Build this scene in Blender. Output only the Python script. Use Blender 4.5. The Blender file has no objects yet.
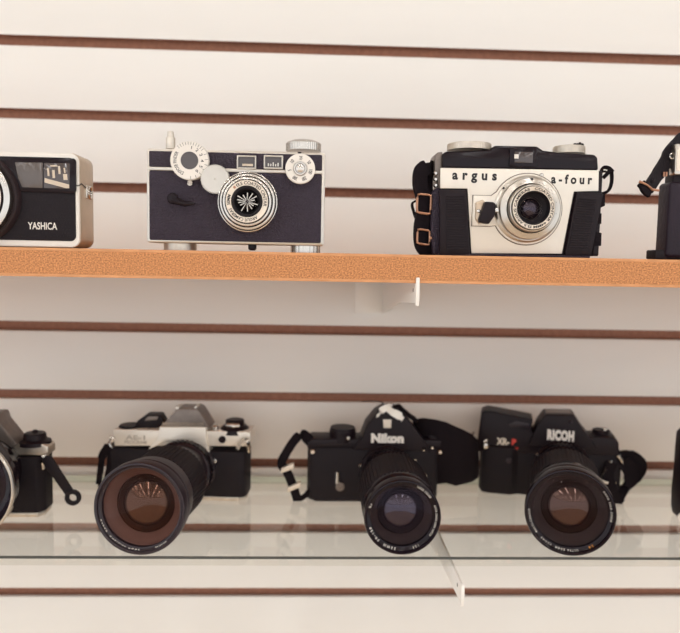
import bpy, bmesh, math, random
from mathutils import Vector, Matrix
random.seed(7)
PI = math.pi
SC = bpy.context.scene
COL = SC.collection
Z0 = 1.80                      # wall datum (top edge of the uppermost visible groove), metres

# ------------------------------------------------------------------ camera
CAM_D, CAM_H, YAW, PIT, ROL, FPX = 777.97, -226.0, .0388, -.0878, .0190, 700.0
_cy, _sy = math.cos(YAW), math.sin(YAW)
FWD = Vector((_sy*math.cos(PIT), _cy*math.cos(PIT), math.sin(PIT)))
_r0 = Vector((_cy, -_sy, 0)); _u0 = _r0.cross(FWD)
RGT = _r0*math.cos(ROL) + _u0*math.sin(ROL)
UPV = -_r0*math.sin(ROL) + _u0*math.cos(ROL)
cd = bpy.data.cameras.new('camera'); cam = bpy.data.objects.new('camera', cd); COL.objects.link(cam)
M = Matrix((RGT, UPV, -FWD)).transposed().to_4x4()
M.translation = Vector((0, -CAM_D/1000, Z0 + CAM_H/1000))
cam.matrix_world = M
cd.sensor_width = 36; cd.sensor_fit = 'HORIZONTAL'; cd.lens = FPX/680*36
cd.clip_start = .02; cd.clip_end = 60
cd.dof.use_dof = True; cd.dof.focus_distance = .535; cd.dof.aperture_fstop = 5.6
SC.camera = cam
# ------------------------------------------------------------------ light
w = bpy.data.worlds.new('world'); SC.world = w; w.use_nodes = True
bg = w.node_tree.nodes['Background']
bg.inputs[0].default_value = (.95, .975, 1.0, 1); bg.inputs[1].default_value = 2.1
LIGHT_POWER = 36.0
SC.view_settings.view_transform = 'Standard'; SC.view_settings.look = 'None'
SC.view_settings.gamma = 1; SC.view_settings.exposure = -0.54

# ------------------------------------------------------------------ helpers
def lin(r, g, b):
    f = lambda c: (c/255/12.92) if c/255 <= .04045 else ((c/255+.055)/1.055)**2.4
    return (f(r), f(g), f(b), 1)
def mat(name, col, rough=.5, metal=0.0, spec=.5, bump=None, mottle=None, coat=0, emit=None, aniso=None):
    m = bpy.data.materials.new(name); m.use_nodes = True
    nt = m.node_tree; p = nt.nodes['Principled BSDF']
    p.inputs['Base Color'].default_value = col
    p.inputs['Roughness'].default_value = rough; p.inputs['Metallic'].default_value = metal
    p.inputs['Specular IOR Level'].default_value = spec; p.inputs['Coat Weight'].default_value = coat
    tc = nt.nodes.new('ShaderNodeTexCoord')
    if mottle:                      # (scale, amount, detail, stretch)
        s, a, d, st = mottle
        mp = nt.nodes.new('ShaderNodeMapping'); mp.inputs['Scale'].default_value = st
        nt.links.new(tc.outputs['Object'], mp.inputs['Vector'])
        n = nt.nodes.new('ShaderNodeTexNoise'); n.inputs['Scale'].default_value = s; n.inputs['Detail'].default_value = d
        nt.links.new(mp.outputs[0], n.inputs['Vector'])
        r = nt.nodes.new('ShaderNodeValToRGB')
        r.color_ramp.elements[0].position = .3; r.color_ramp.elements[1].position = .7
        r.color_ramp.elements[0].color = tuple(c*(1-a) for c in col[:3])+(1,)
        r.color_ramp.elements[1].color = tuple(min(1, c*(1+a)) for c in col[:3])+(1,)
        nt.links.new(n.outputs['Fac'], r.inputs['Fac']); nt.links.new(r.outputs['Color'], p.inputs['Base Color'])
    if bump:                        # (kind, scale, strength, distance)
        k, s, a, d = bump
        if k == 'noise':
            n = nt.nodes.new('ShaderNodeTexNoise'); n.inputs['Scale'].default_value = s; n.inputs['Detail'].default_value = 3; out = n.outputs['Fac']
        else:
            n = nt.nodes.new('ShaderNodeTexVoronoi'); n.inputs['Scale'].default_value = s; out = n.outputs['Distance']
        nt.links.new(tc.outputs['Object'], n.inputs['Vector'])
        b = nt.nodes.new('ShaderNodeBump'); b.inputs['Strength'].default_value = a; b.inputs['Distance'].default_value = d
        nt.links.new(out, b.inputs['Height']); nt.links.new(b.outputs[0], p.inputs['Normal'])
    if emit:
        p.inputs['Emission Color'].default_value = emit[0]; p.inputs['Emission Strength'].default_value = emit[1]
    return m
def coated_glass(name, tint, ior, rough=0.0, clear=(1, 1, 1, 1)):
    m = bpy.data.materials.new(name); m.use_nodes = True; nt = m.node_tree; nt.nodes.clear()
    o = nt.nodes.new('ShaderNodeOutputMaterial'); mx = nt.nodes.new('ShaderNodeMixShader')
    t = nt.nodes.new('ShaderNodeBsdfTransparent'); t.inputs[0].default_value = clear
    g = nt.nodes.new('ShaderNodeBsdfGlossy'); g.inputs['Color'].default_value = tint; g.inputs['Roughness'].default_value = rough
    f = nt.nodes.new('ShaderNodeFresnel'); ge = nt.nodes.new('ShaderNodeNewGeometry')
    mr = nt.nodes.new('ShaderNodeMapRange'); mr.inputs['To Min'].default_value = ior; mr.inputs['To Max'].default_value = 1/ior
    nt.links.new(ge.outputs['Backfacing'], mr.inputs['Value']); nt.links.new(mr.outputs[0], f.inputs['IOR'])
    nt.links.new(f.outputs[0], mx.inputs[0]); nt.links.new(t.outputs[0], mx.inputs[1]); nt.links.new(g.outputs[0], mx.inputs[2])
    nt.links.new(mx.outputs[0], o.inputs[0]); return m

class MB:
    """collects shapes (mm) into one mesh; m = current material slot"""
    def __init__(s): s.bm = bmesh.new(); s.m = 0
    def _take(s, t, bev=0, seg=2, ang=.5):
        bmesh.ops.recalc_face_normals(t, faces=t.faces)
        if bev > 0:
            es = [e for e in t.edges if len(e.link_faces) == 2 and e.calc_face_angle(0) > ang]
            bmesh.ops.bevel(t, geom=es, offset=bev, segments=seg, profile=.5, affect='EDGES', clamp_overlap=True)
        mp = {v: s.bm.verts.new(v.co) for v in t.verts}
        for f in t.faces:
            try: nf = s.bm.faces.new([mp[v] for v in f.verts]); nf.material_index = s.m
            except ValueError: pass
        t.free(); return s
    def box(s, x0, x1, y0, y1, z0, z1, bev=0, seg=2):
        t = bmesh.new(); bmesh.ops.create_cube(t, size=1)
        for v in t.verts: v.co = Vector((x0+(v.co.x+.5)*(x1-x0), y0+(v.co.y+.5)*(y1-y0), z0+(v.co.z+.5)*(z1-z0)))
        return s._take(t, bev, seg)
    def prism(s, poly, y0, y1, bev=0, seg=2, axis='y', ang=.5, scale_back=None):
        t = bmesh.new()
        f3 = {'y': lambda a, b, c: (a, c, b), 'z': lambda a, b, c: (a, b, c), 'x': lambda a, b, c: (c, a, b)}[axis]
        A = [t.verts.new(f3(p[0], p[1], y0)) for p in poly]; B = [t.verts.new(f3(p[0], p[1], y1)) for p in poly]
        t.faces.new(A); t.faces.new(B[::-1]); n = len(poly)
        for i in range(n): t.faces.new([A[i], B[i], B[(i+1) % n], A[(i+1) % n]])
        return s._take(t, bev, seg, ang)
    def lathe(s, prof, cx=0, cz=0, n=64, axis='y', mats=None, cap=True):
        """prof [(r, h)], h along the axis"""
        base = s.m
        f3 = (lambda r, a, h: (cx+r*math.cos(a), h, cz+r*math.sin(a))) if axis == 'y' else (lambda r, a, h: (cx+r*math.cos(a), cz+r*math.sin(a), h)) if axis == 'z' else (lambda r, a, h: (h, cx+r*math.cos(a), cz+r*math.sin(a)))
        rings = []
        for r, h in prof:
            rings.append([s.bm.verts.new(f3(0, 0, h))] if r < 1e-6 else [s.bm.verts.new(f3(r, 2*PI*i/n, h)) for i in range(n)])
        for k in range(len(rings)-1):
            a, b = rings[k], rings[k+1]; mi = mats[k] if mats else base
            for i in range(n):
                j = (i+1) % n
                if len(a) == 1 and len(b) == 1: break
                vs = [a[0], b[i], b[j]] if len(a) == 1 else [a[i], b[0], a[j]] if len(b) == 1 else [a[i], b[i], b[j], a[j]]
                s.bm.faces.new(vs).material_index = mi
        for r in (rings[0], rings[-1]):
            if cap and len(r) > 1:
                f = s.bm.faces.new(r); f.material_index = base
        return s
    def gear(s, cx, cz, r, y0, y1, teeth, depth, axis='y', bev=0):
        pl = []
        for i in range(teeth):
            for q, rr in ((0, r), (.5, r), (.5, r-depth), (1, r-depth)):
                a = 2*PI*(i+q*.98)/teeth; pl.append((cx+rr*math.cos(a), cz+rr*math.sin(a)))
        return s.prism(pl, y0, y1, bev, axis=axis)
    def tube(s, pts, r, n=10, closed=False):
        pts = [Vector(p) for p in pts]; rs = r if isinstance(r, (list, tuple)) else [r]*len(pts)
        rings = []; N = len(pts); up = Vector((0, 0, 1))
        for i, p in enumerate(pts):
            d = (pts[(i+1) % N]-pts[i-1]) if closed else (pts[min(i+1, N-1)]-pts[max(i-1, 0)])
            d.normalize(); u = d.cross(up)
            if u.length < .2: u = d.cross(Vector((1, 0, 0)))
            u.normalize(); v = u.cross(d)
            rings.append([s.bm.verts.new(p+u*rs[i]*math.cos(2*PI*k/n)+v*rs[i]*math.sin(2*PI*k/n)) for k in range(n)])
        for i in range(N if closed else N-1):
            a, b = rings[i], rings[(i+1) % N]
            for k in range(n): s.bm.faces.new([a[k], b[k], b[(k+1) % n], a[(k+1) % n]]).material_index = s.m
        if not closed:
            s.bm.faces.new(rings[0]).material_index = s.m; s.bm.faces.new(rings[-1][::-1]).material_index = s.m
        return s
    def ribbon(s, pts, wid, th, side):
        """flat band through pts; side = width direction (one or per point), th = thickness"""
        pts = smooth([Vector(p) for p in pts]); N = len(pts)
        ws = wid if isinstance(wid, (list, tuple)) else [wid]*N
        if len(ws) != N: ws = [ws[min(len(ws)-1, int(i*(len(ws)-1)/(N-1)+.5))] for i in range(N)]
        sd = Vector(side).normalized(); R = []
        for i, p in enumerate(pts):
            d = (pts[min(i+1, N-1)]-pts[max(i-1, 0)]).normalized()
            w_ = (sd-d*sd.dot(d))
            w_ = w_.normalized() if w_.length > .05 else d.orthogonal().normalized()
            nn = d.cross(w_).normalized(); h = ws[i]/2
            R.append([s.bm.verts.new(p+w_*a*h+nn*b*th/2) for a, b in ((-1, -1), (1, -1), (1, 1), (-1, 1))])
        for i in range(N-1):
            for k in range(4): s.bm.faces.new([R[i][k], R[i+1][k], R[i+1][(k+1) % 4], R[i][(k+1) % 4]]).material_index = s.m
        s.bm.faces.new(R[0]).material_index = s.m; s.bm.faces.new(R[-1][::-1]).material_index = s.m
        return s
def smooth(P, n=6):
    out = []
    for i in range(len(P)-1):
        a, b, c, d = P[max(i-1, 0)], P[i], P[i+1], P[min(i+2, len(P)-1)]
        for k in range(n):
            t = k/n
            out.append(.5*((2*b)+(-a+c)*t+(2*a-5*b+4*c-d)*t*t+(-a+3*b-3*c+d)*t**3))
    out.append(P[-1]); return out
def rrect(x0, x1, z0, z1, r, n=6):
    P = []
    for cx, cz, a0 in ((x1-r, z1-r, 0), (x0+r, z1-r, 90), (x0+r, z0+r, 180), (x1-r, z0+r, 270)):
        for i in range(n+1):
            a = math.radians(a0+90*i/n); P.append((cx+r*math.cos(a), cz+r*math.sin(a)))
    return P
def obj(name, mb, mats, parent=None, loc=None, sharp=.55, floor=None):
    bm = mb.bm
    bmesh.ops.remove_doubles(bm, verts=bm.verts, dist=1e-5)
    bmesh.ops.recalc_face_normals(bm, faces=bm.faces)
    for f in bm.faces: f.smooth = True
    for e in bm.edges:
        if len(e.link_faces) == 2 and e.calc_face_angle(0) > sharp: e.smooth = False
    for v in bm.verts:
        if floor is not None: v.co.z = max(v.co.z, floor)
        v.co *= .001
    me = bpy.data.meshes.new(name); bm.to_mesh(me); bm.free()
    for m in (mats if isinstance(mats, (list, tuple)) else [mats]): me.materials.append(m)
    o = bpy.data.objects.new(name, me); COL.objects.link(o)
    if parent: o.parent = parent
    if loc is not None: o.location = Vector(loc)*.001
    return o
def tag(o, label, cat, group=None):
    o['label'] = label; o['category'] = cat
    if group: o['group'] = group
    return o
def struct(name, mb, m):
    o = obj(name, mb, m); o.location.z = Z0; o['kind'] = 'structure'; return o
class Frame:
    """a thing's own frame: origin in wall millimetres, turned by yaw about z"""
    def __init__(s, x, y, z, yaw=0):
        s.o = Vector((x, y, z)); s.a = math.radians(yaw)
        s.R = Matrix.Rotation(s.a, 3, 'Z'); s.Ri = s.R.inverted()
    def empty(s, name, label, cat, group=None):
        e = bpy.data.objects.new(name, None); COL.objects.link(e); e.empty_display_size = .02
        e.location = (s.o.x/1000, s.o.y/1000, s.o.z/1000+Z0); e.rotation_euler = (0, 0, s.a)
        return tag(e, label, cat, group)
    def L(s, px, py, yl=0):
        d = s.Ri @ (FWD*FPX + RGT*(px-340) - UPV*(py-316.5))
        c = s.Ri @ (Vector((0, -CAM_D, CAM_H))-s.o)
        t = (yl-c.y)/d.y; p = c+d*t
        return (p.x, p.z)
    def P(s, pts, yl=0): return [s.L(a, b, yl) for a, b in pts]
    def V(s, px, py, yl=0): a = s.L(px, py, yl); return Vector((a[0], yl, a[1]))
    def k(s, yl=0, px=None): # px per mm near the frame's origin
        p = s.R @ Vector((0, yl, 0)) + s.o
        return FPX/((p-Vector((0, -CAM_D, CAM_H))).dot(FWD))
def at(px, py, y):           # point of the plane y = const seen at a pixel, wall millimetres
    a = Frame(0, 0, 0).L(px, py, y); return Vector((a[0], y, a[1]))
def text_mesh(name, body, parent, m, box=None, y=0, ring=None, bold=0.0, space=1.0, th=.15, shear=0):
    c = bpy.data.curves.new(name, 'FONT'); c.body = body; c.size = 1; c.space_character = space
    c.offset = bold; c.extrude = .01; c.resolution_u = 3; c.shear = shear
    t = bpy.data.objects.new('tmp', c); COL.objects.link(t)
    dg = bpy.context.evaluated_depsgraph_get(); me = bpy.data.meshes.new_from_object(t.evaluated_get(dg))
    bpy.data.objects.remove(t); bpy.data.curves.remove(c)
    xs = [v.co.x for v in me.vertices]; ys = [v.co.y for v in me.vertices]
    x0, x1, y0, y1 = min(xs), max(xs), min(ys), max(ys)
    for v in me.vertices:
        u, q, d = (v.co.x-x0)/(x1-x0), (v.co.y-y0)/(y1-y0), (v.co.z/.01)*th/2
        if ring:
            cx, cz, r0, r1, a0, a1 = ring; a = math.radians(a0+(a1-a0)*u); r = r0+(r1-r0)*q
            X, Z = cx+r*math.sin(a), cz+r*math.cos(a)
        else:
            X, Z = box[0]+(box[1]-box[0])*u, box[2]+(box[3]-box[2])*q
        v.co = Vector((X, y-d, Z))*.001
    me.name = name; me.materials.append(m)
    o = bpy.data.objects.new(name, me); COL.objects.link(o); o.parent = parent
    return o

# ------------------------------------------------------------------ materials
LAM = mat('white_laminate', lin(227, 224, 219), .45, spec=.35, mottle=(3, .02, 4, (1, 1, 6)))
MDF = mat('raw_mdf', lin(158, 110, 90), .85, spec=.2, mottle=(220, .12, 3, (1, 1, 1)))
EDGE = mat('shelf_edge_board', lin(186, 129, 86), .75, spec=.2, mottle=(1000, .5, 6, (.8, 1, 1)), bump=('noise', 1500, .3, .0003))
EDGE2 = mat('shelf_edge_pale', lin(202, 146, 102), .75, spec=.25, mottle=(300, .14, 4, (.3, 1, 1)))
SHTOP = mat('shelf_laminate', lin(216, 204, 190), .5, mottle=(40, .03, 3, (1, 1, 1)))
CHROME = mat('chrome', lin(205, 200, 194), .24, 1)
SATIN = mat('satin_aluminium', lin(196, 189, 180), .3, 1, mottle=(60, .05, 3, (1, 1, 1)))
WORN = mat('worn_nickel', lin(205, 196, 184), .4, 1, mottle=(90, .18, 4, (1, 1, 1)))
CHAMP = mat('champagne_metal', lin(196, 178, 158), .38, .85, mottle=(80, .08, 4, (1, 1, 1)))
SILVP = mat('silver_paint_plate', lin(225, 218, 207), .35, .35, mottle=(30, .05, 4, (1, 1, 1)))
COPPER = mat('tarnished_brass', lin(176, 132, 108), .38, .9)
LEATH = mat('black_leather', lin(42, 31, 46), .5, spec=.4, bump=('noise', 800, 1, .0016), mottle=(500, .15, 2, (1, 1, 1)))
LEATH2 = mat('case_leather', lin(31, 20, 32), .42, spec=.25, bump=('noise', 260, .4, .0008), mottle=(40, .25, 3, (1, 1, 1)))
GRAIN = mat('black_leatherette', lin(26, 20, 25), .65, spec=.22, bump=('voronoi', 900, .4, .0004))
BLK = mat('black_plastic', lin(27, 18, 23), .4, spec=.18)
GLOSSB = mat('glossy_black_paint', lin(26, 18, 24), .14, spec=.2)
MATB = mat('matt_black', lin(26, 21, 25), .7, spec=.3)
RUB = mat('black_rubber', lin(31, 23, 28), .6, spec=.2)
PURP = mat('purple_black_anodised', lin(37, 27, 34), .38, spec=.4)
WEB = mat('black_webbing', lin(24, 18, 22), .85, spec=.12, bump=('noise', 700, .5, .0005))
GRAYM = mat('grey_prism_metal', lin(122, 112, 106), .4, .6, mottle=(200, .1, 2, (1, 1, 1)))
CREAM = mat('engraved_ring_cream', lin(222, 210, 195), .4, .3)
WHT = mat('white_paint', lin(226, 220, 212), .5)
INK = mat('black_ink', lin(22, 18, 22), .6)
RED = mat('red_enamel', lin(190, 55, 45), .5)
AMB = mat('amber_enamel', lin(225, 150, 60), .5)
BRKT = mat('white_powder_coat', lin(232, 228, 222), .4)
PAPER = mat('white_paper', lin(240, 236, 228), .8)
DKGLASS = mat('window_glass_dark', lin(70, 62, 62), .08, spec=.7)
MIDGLASS = mat('window_glass_grey', lin(88, 80, 77), .15, spec=.6)
F_CLEAR = coated_glass('coated_front_glass', (1, .80, .70, 1), 1.2)
F_PURP = coated_glass('purple_coated_glass', (.92, .80, 1, 1), 1.22)
SHGLASS = coated_glass('shelf_glass', (1, 1, 1, 1), 1.5, 0, (.982, .985, .97, 1))
GEDGE = mat('glass_edge', lin(62, 66, 66), .12, spec=.6)
GEDGE_S = mat('glass_back_edge', lin(190, 200, 188), .12, spec=.6)
def coating(name, base, tint, rough=0.0):
    m = bpy.data.materials.new(name); m.use_nodes = True; nt = m.node_tree; nt.nodes.clear()
    o = nt.nodes.new('ShaderNodeOutputMaterial'); mx = nt.nodes.new('ShaderNodeMixShader')
    t = nt.nodes.new('ShaderNodeBsdfDiffuse'); t.inputs[0].default_value = base
    g = nt.nodes.new('ShaderNodeBsdfGlossy'); g.inputs['Color'].default_value = tint; g.inputs['Roughness'].default_value = rough
    f = nt.nodes.new('ShaderNodeFresnel'); f.inputs['IOR'].default_value = 1.66
    nt.links.new(f.outputs[0], mx.inputs[0]); nt.links.new(t.outputs[0], mx.inputs[1]); nt.links.new(g.outputs[0], mx.inputs[2])
    nt.links.new(mx.outputs[0], o.inputs[0])
    return m
IN_BROWN = coating('inner_glass_amber', lin(34, 18, 16), (1, .52, .36, 1))
IN_RED = coating('inner_glass_rose', lin(28, 15, 16), (1, .60, .50, 1))
IN_PURP = coating('inner_glass_violet', lin(24, 17, 24), (.72, .62, .80, 1))
IN_GREY = coating('inner_glass_neutral', lin(40, 35, 38), (1, .95, .92, 1))
BAF_BR = mat('baffle_brown', lin(84, 54, 47), .5, spec=.2)
BAF_BK = mat('baffle_black', lin(40, 29, 31), .45, spec=.2)

# ------------------------------------------------------------------ setting
PITCH, GAP, BT = 76.2, 10.6, 10.0
mb = MB()
for k in range(-14, 21):
    top = -PITCH*k-GAP; bot = -PITCH*(k+1)
    # a board between groove k and groove k+1: face laminated, rolled top edge coloured white for the light it catches, cut underside raw
    prof = [(0, bot), (0, top-1.6), (.5, top-.5), (1.6, top), (4.5, top), (4.5, top-7), (BT, top-7), (BT, bot+7), (4.5, bot+7), (4.5, bot)]
    t = mb.bm; A = [t.verts.new((-2200, y, z)) for y, z in prof]; B = [t.verts.new((2400, y, z)) for y, z in prof]
    n = len(prof)
    for i in range(n):
        f = t.faces.new([A[i], A[(i+1) % n], B[(i+1) % n], B[i]]); f.material_index = 1 if i >= 4 else 0
    t.faces.new(A[::-1]); t.faces.new(B)
mb.m = 1; mb.box(-2200, 2400, BT, BT+8, -PITCH*21, PITCH*14)
struct('wall_back', mb, [LAM, MDF])
FLOORM = mat('grey_floor', lin(220, 196, 168), .6, mottle=(6, .1, 4, (1, 1, 1)))
CEILM = mat('ceiling_paint', lin(206, 198, 188), .9)
struct('floor', MB().box(-2600, 2800, -8400, 18, -Z0*1000-30, -Z0*1000), FLOORM)
struct('ceiling', MB().box(-5600, 5600, -8400, 18, 1350, 1380), CEILM)
# ceiling lights: long diffuser battens running away from the shelves
def batten(x, y0, lab):
    e = bpy.data.objects.new('ceiling_light', None); COL.objects.link(e); e.location = (x, y0, Z0+1.35)
    tag(e, lab, 'ceiling light', 'ceiling batten lights')
    obj('housing', MB().box(-48, 48, -800, 800, -50, 0, 4), WHT, e)
    obj('diffuser', MB().box(-20, 20, -780, 780, -62, -50.2, 4), LIT, e)
LIT = mat('lit_diffuser', (1, 1, 1, 1), .5, emit=((.97, .985, 1, 1), LIGHT_POWER))
ctn = ('outermost left', 'far left', 'left', 'inner left', 'inner right', 'right', 'far right', 'outermost right')
for i in range(8):
    for j in range(3):
        batten(-3.5+1.0*i, -1.6-2.2*j, 'long white ceiling light, %s column, %s from the shelves' % (ctn[i], ('first', 'second', 'last')[j]))

# ------------------------------------------------------------------ shelves and brackets
WD = 250.0
wt = at(340, 253.3, -WD).z; wb = at(340, 281.8, -WD).z
mb = MB(); mb.box(-900, 1100, -WD+1, -1, wb+.1, wt-.1)
sh = tag(obj('wooden_shelf', mb, EDGE), 'pale shelf board with raw orange-brown particleboard front edge on the slatted wall', 'shelf'); sh.location.z = Z0
mb = MB(); mb.box(-900, 1100, -WD, -WD+1, wb+2.2, wt-2.2)
mb.m = 1; mb.box(-900, 1100, -WD, -WD+1, wt-2.2, wt, .25); mb.box(-900, 1100, -WD, -WD+1, wb, wb+2.2, .25)
o = obj('front_edge', mb, [EDGE, EDGE2], sh); o['label'] = 'raw particleboard front edge'
GD = 215.0; GT = 8.0
gt = at(340, 556.6, -GD).z
gl = Frame(0, 0, gt).empty('glass_shelf', 'clear glass shelf carrying the lower row of cameras', 'shelf')
mb = MB(); mb.box(-900, 1100, -GD, -6, -GT, 0)
g = obj('glass_pane', mb, [SHGLASS, GEDGE_S], gl)
for p in g.data.polygons:
    if p.normal.y > .9: p.material_index = 1
mb = MB(); mb.box(-900, 1100, -GD-.15, -GD+.1, -2.3, .02)
obj('polished_edge', mb, GEDGE, gl)
def bracket(x, ztop, length, label, lip=6.0):
    f = Frame(x, 0, ztop); e = f.empty('shelf_bracket', label, 'bracket', 'white shelf brackets')
    L = length
    mb = MB()
    pl = [(-1, -.3), (-L+2, -.3), (-L+1, -15), (-L*.62, -21), (-L*.3, -33), (-1, -44)]
    mb.prism(pl, -1.2, 1.2, .5, axis='x')
    b = obj('blade', mb, BRKT, e)
    mb = MB(); mb.prism([(-L-.2, lip-1), (-L-1.6, lip), (-L-2.4, lip-1), (-L-3.2, -8), (-L-2, -17), (-L+1, -17), (-L-.2, -8)], -1.3, 1.5, .5, axis='x')
    obj('front_lip', mb, BRKT, e)
    mb = MB(); mb.box(-32, 1.2, -2.2, -.3, -44, -.5, .5); mb.box(-30, 0, -2, 8, -44, -38) if False else None
    obj('wall_plate', mb, BRKT, e)
    mb = MB(); mb.lathe([(0, -1.45), (1.6, -1.45), (1.6, 1.45), (0, 1.45)], -L+12, -6, 16, axis='x')
    obj('screw_hole', mb, GRAYM, e)
    return e
bx = at(417, 290, -WD).x
bracket(bx, wb, 250.8, 'white metal knife bracket holding up the wooden shelf, lip hooked over its front edge', 4.5)
gx = at(462.5, 595, -250).x
bracket(gx, gt-GT-.1, 248, 'white metal bracket under the glass shelf, its tip poking out in front', 1)

# ------------------------------------------------------------------ optics shared by the lenses
def cap_prof(R, sag, y, n=10, convex=True):
    Rc = (R*R+sag*sag)/(2*sag); P = []
    for i in range(n+1):
        r = R*i/n; h = sag-(Rc-math.sqrt(max(Rc*Rc-r*r, 0)))
        P.append((r, y-h if convex else y+h))
    return P
def optics(par, cx, cz, yf, R, front, inner, baffle, r2=.52, Rc2=1.0, deep=14, ysag=None):
    """yf = seat of the front element; par = lens part. Makes the glass elements and the baffles behind"""
    mb = MB(); mb.lathe(cap_prof(R, ysag or R*.16, yf), cx, cz, 64, cap=False); obj('front_element', mb, front, par)
    mb = MB(); st = 5; prof = []
    ro = R; ri = R*r2
    for i in range(st):
        r = ro+(ri-ro)*i/st; y = yf+2+deep*i/st
        prof += [(r, y), (r-(ro-ri)/st*.75, y+deep/st*.6)]
    prof.append((ri*1.02, yf+2+deep)); mb.lathe(prof, cx, cz, 64, cap=False); obj('baffle', mb, baffle, par)
    mb = MB(); r = ri*1.02; rc = R*Rc2; sag = rc-math.sqrt(rc*rc-r*r)
    mb.lathe(cap_prof(r, sag, yf+2+deep, 14), cx, cz, 48, cap=False); obj('inner_element', mb, inner, par)

# ================================================================== UPPER SHELF
TOPZ = wt
# ---- brick rangefinder with wheel dials
f = Frame(at(236, 250, -244).x, -244, TOPZ)
C = f.empty('rangefinder_camera', 'brick-shaped black leather rangefinder with two white dials and silver trim', 'camera')
kk = f.k()
x0, zt_ = f.L(146.4, 148.3); x1, _ = f.L(325.6, 150); _, zb_ = f.L(236, 244.2)
mb = MB(); mb.prism(rrect(x0, x1, zb_, zt_, 2.2), 0, 38, .9)
obj('body', mb, SATIN, C)
lx0, lz1 = f.L(149, 150.7, -.8); lx1, _ = f.L(322.3, 153, -.8); _, s1 = f.L(236, 168.6, -.8); _, s0 = f.L(236, 172.3, -.8); _, lz0 = f.L(236, 241.6, -.8)
mb = MB(); mb.prism(rrect(lx0, lx1, s1, lz1, .8, 3), -.8, 1, .3); obj('leather_panel', mb, LEATH, C)
mb = MB(); mb.prism(rrect(lx0, lx1, lz0, s0, 1.2, 3), -.8, 1, .3); obj('leather_panel', mb, LEATH, C)
mb = MB(); mb.box(lx0-.5, lx1+.5, -1.4, 0, s0+.1, s1-.1, .5); obj('trim_strip', mb, SATIN, C)
def disc(F, px, py, rpx, y0, y1, n=64, bev=.5):
    k = F.k(y1); cx, cz = F.L(px, py, y1); r = rpx/k
    return cx, cz, r
# exposure-counter / range dial
y = -6.5; cx, cz, r = disc(f, 189.4, 160.4, 19, 0, y)
mb = MB(); mb.gear(cx, cz, r, -.8, y+.6, 90, .25); mb.lathe([(r-.3, y+.7), (r-.5, y), (r*.46, y), (r*.46, y+.8), (0, y+.8)], cx, cz)
d1 = obj('wind_dial', mb, WHT, C)
mb = MB(); mb.lathe([(r*.455, y+.7), (r*.45, y+.1), (0, y+.1)], cx, cz); obj('dial_hub', mb, DKGLASS, d1)
mb = MB()
for i in range(26):
    if i % 2 == 0 or i < 10:
        a = math.radians(-40+i*9); q = Vector((math.sin(a), 0, math.cos(a)))
        c = Vector((cx, y-.05, cz))
        mb.tube([c+q*r*.80, c+q*r*.96], .16, 5)
obj('dial_marks', mb, INK, d1)
text_mesh('dial_numerals', '1  2  3  4  5  6', d1, INK, ring=(cx, cz, r*.58, r*.75, 8, 150), y=y, bold=.01)
text_mesh('dial_numerals', 'EXPOSE FINDER', d1, INK, ring=(cx, cz, r*.66, r*.84, 205, 305), y=y, bold=.01)
ex, ez = f.L(189.8, 183, -2)
mb = MB(); mb.tube([(ex+1.5*math.cos(a*PI/8), -2, ez+1.5*math.sin(a*PI/8)) for a in range(16)], .55, 8, True); mb.lathe([(1, -.8), (1, -1.6), (0, -1.6)], ex, ez, 16)
obj('counter_catch', mb, WHT, C)
# focusing gear
y = -9; cx, cz, r = disc(f, 215, 179, 14.4, 0, y)
mb = MB(); mb.gear(cx, cz, r, -2, y+.5, 60, .35); mb.lathe([(r-.4, y+.6), (r-.7, y), (.8, y), (.6, y+.2), (0, y+.2)], cx, cz)
obj('focus_wheel', mb, SATIN, C)
# shutter post
sx, sz = f.L(170.6, 147.5, 14)
mb = MB(); mb.lathe([(0, sz-1), (3.5, sz-1), (3.5, sz+7.2), (2.6, sz+7.8), (2.6, sz+9.4), (1.5, sz+9.4)], sx, 14, 24, axis='z')
mb.lathe([(2.2, sz+8), (2.4, sz+8), (2.4, sz+11.5), (2, sz+12), (0, sz+12)], sx, 14, 24, axis='z'); obj('shutter_button', mb, WORN, C)
# cocking lever
bxp, bzp = f.L(173, 198.5, -6); tx, tz = f.L(195.5, 203.5, -7)
mb = MB(); mb.lathe([(2.6, -.8), (2.6, -4), (4.1, -5), (4.2, -7), (3.2, -8.4), (0, -8.8)], bxp, bzp, 28)
mb.tube([(bxp, -6, bzp-.6), (bxp+4, -6.6, bzp-2.3), (bxp+9, -7, tz-.4), (bxp+13, -7, tz), (tx, -6.6, tz)], [3.2, 2.6, 2.2, 1.6, .7], 12)
obj('cocking_lever', mb, GLOSSB, C)
# windows
for a, b in ((236.8, 256.2), (263.8, 283)):
    u0, v1 = f.L(a, 155.2, -1.8); u1, v0 = f.L(b, 169.2, -1.8)
    mb = MB(); t = 1.1
    mb.box(u0, u1, -2.4, 0, v1-t, v1, .3); mb.box(u0, u1, -2.4, 0, v0, v0+t, .3); mb.box(u0, u0+t, -2.4, 0, v0+t*.5, v1-t*.5, .3); mb.box(u1-t, u1, -2.4, 0, v0+t*.5, v1-t*.5, .3)
    wf = obj('window_frame', mb, SATIN, C)
    mb = MB(); mb.box(u0+t*.8, u1-t*.8, -1.1, -.5, v0+t*.8, v1-t*.8); obj('window_pane', mb, DKGLASS, wf)
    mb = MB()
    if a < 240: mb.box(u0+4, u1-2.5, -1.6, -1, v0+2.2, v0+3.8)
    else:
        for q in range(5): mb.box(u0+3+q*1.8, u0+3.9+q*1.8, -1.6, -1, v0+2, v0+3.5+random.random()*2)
    obj('prism_glint', mb, CHAMP if a < 240 else SATIN, wf)
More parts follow.
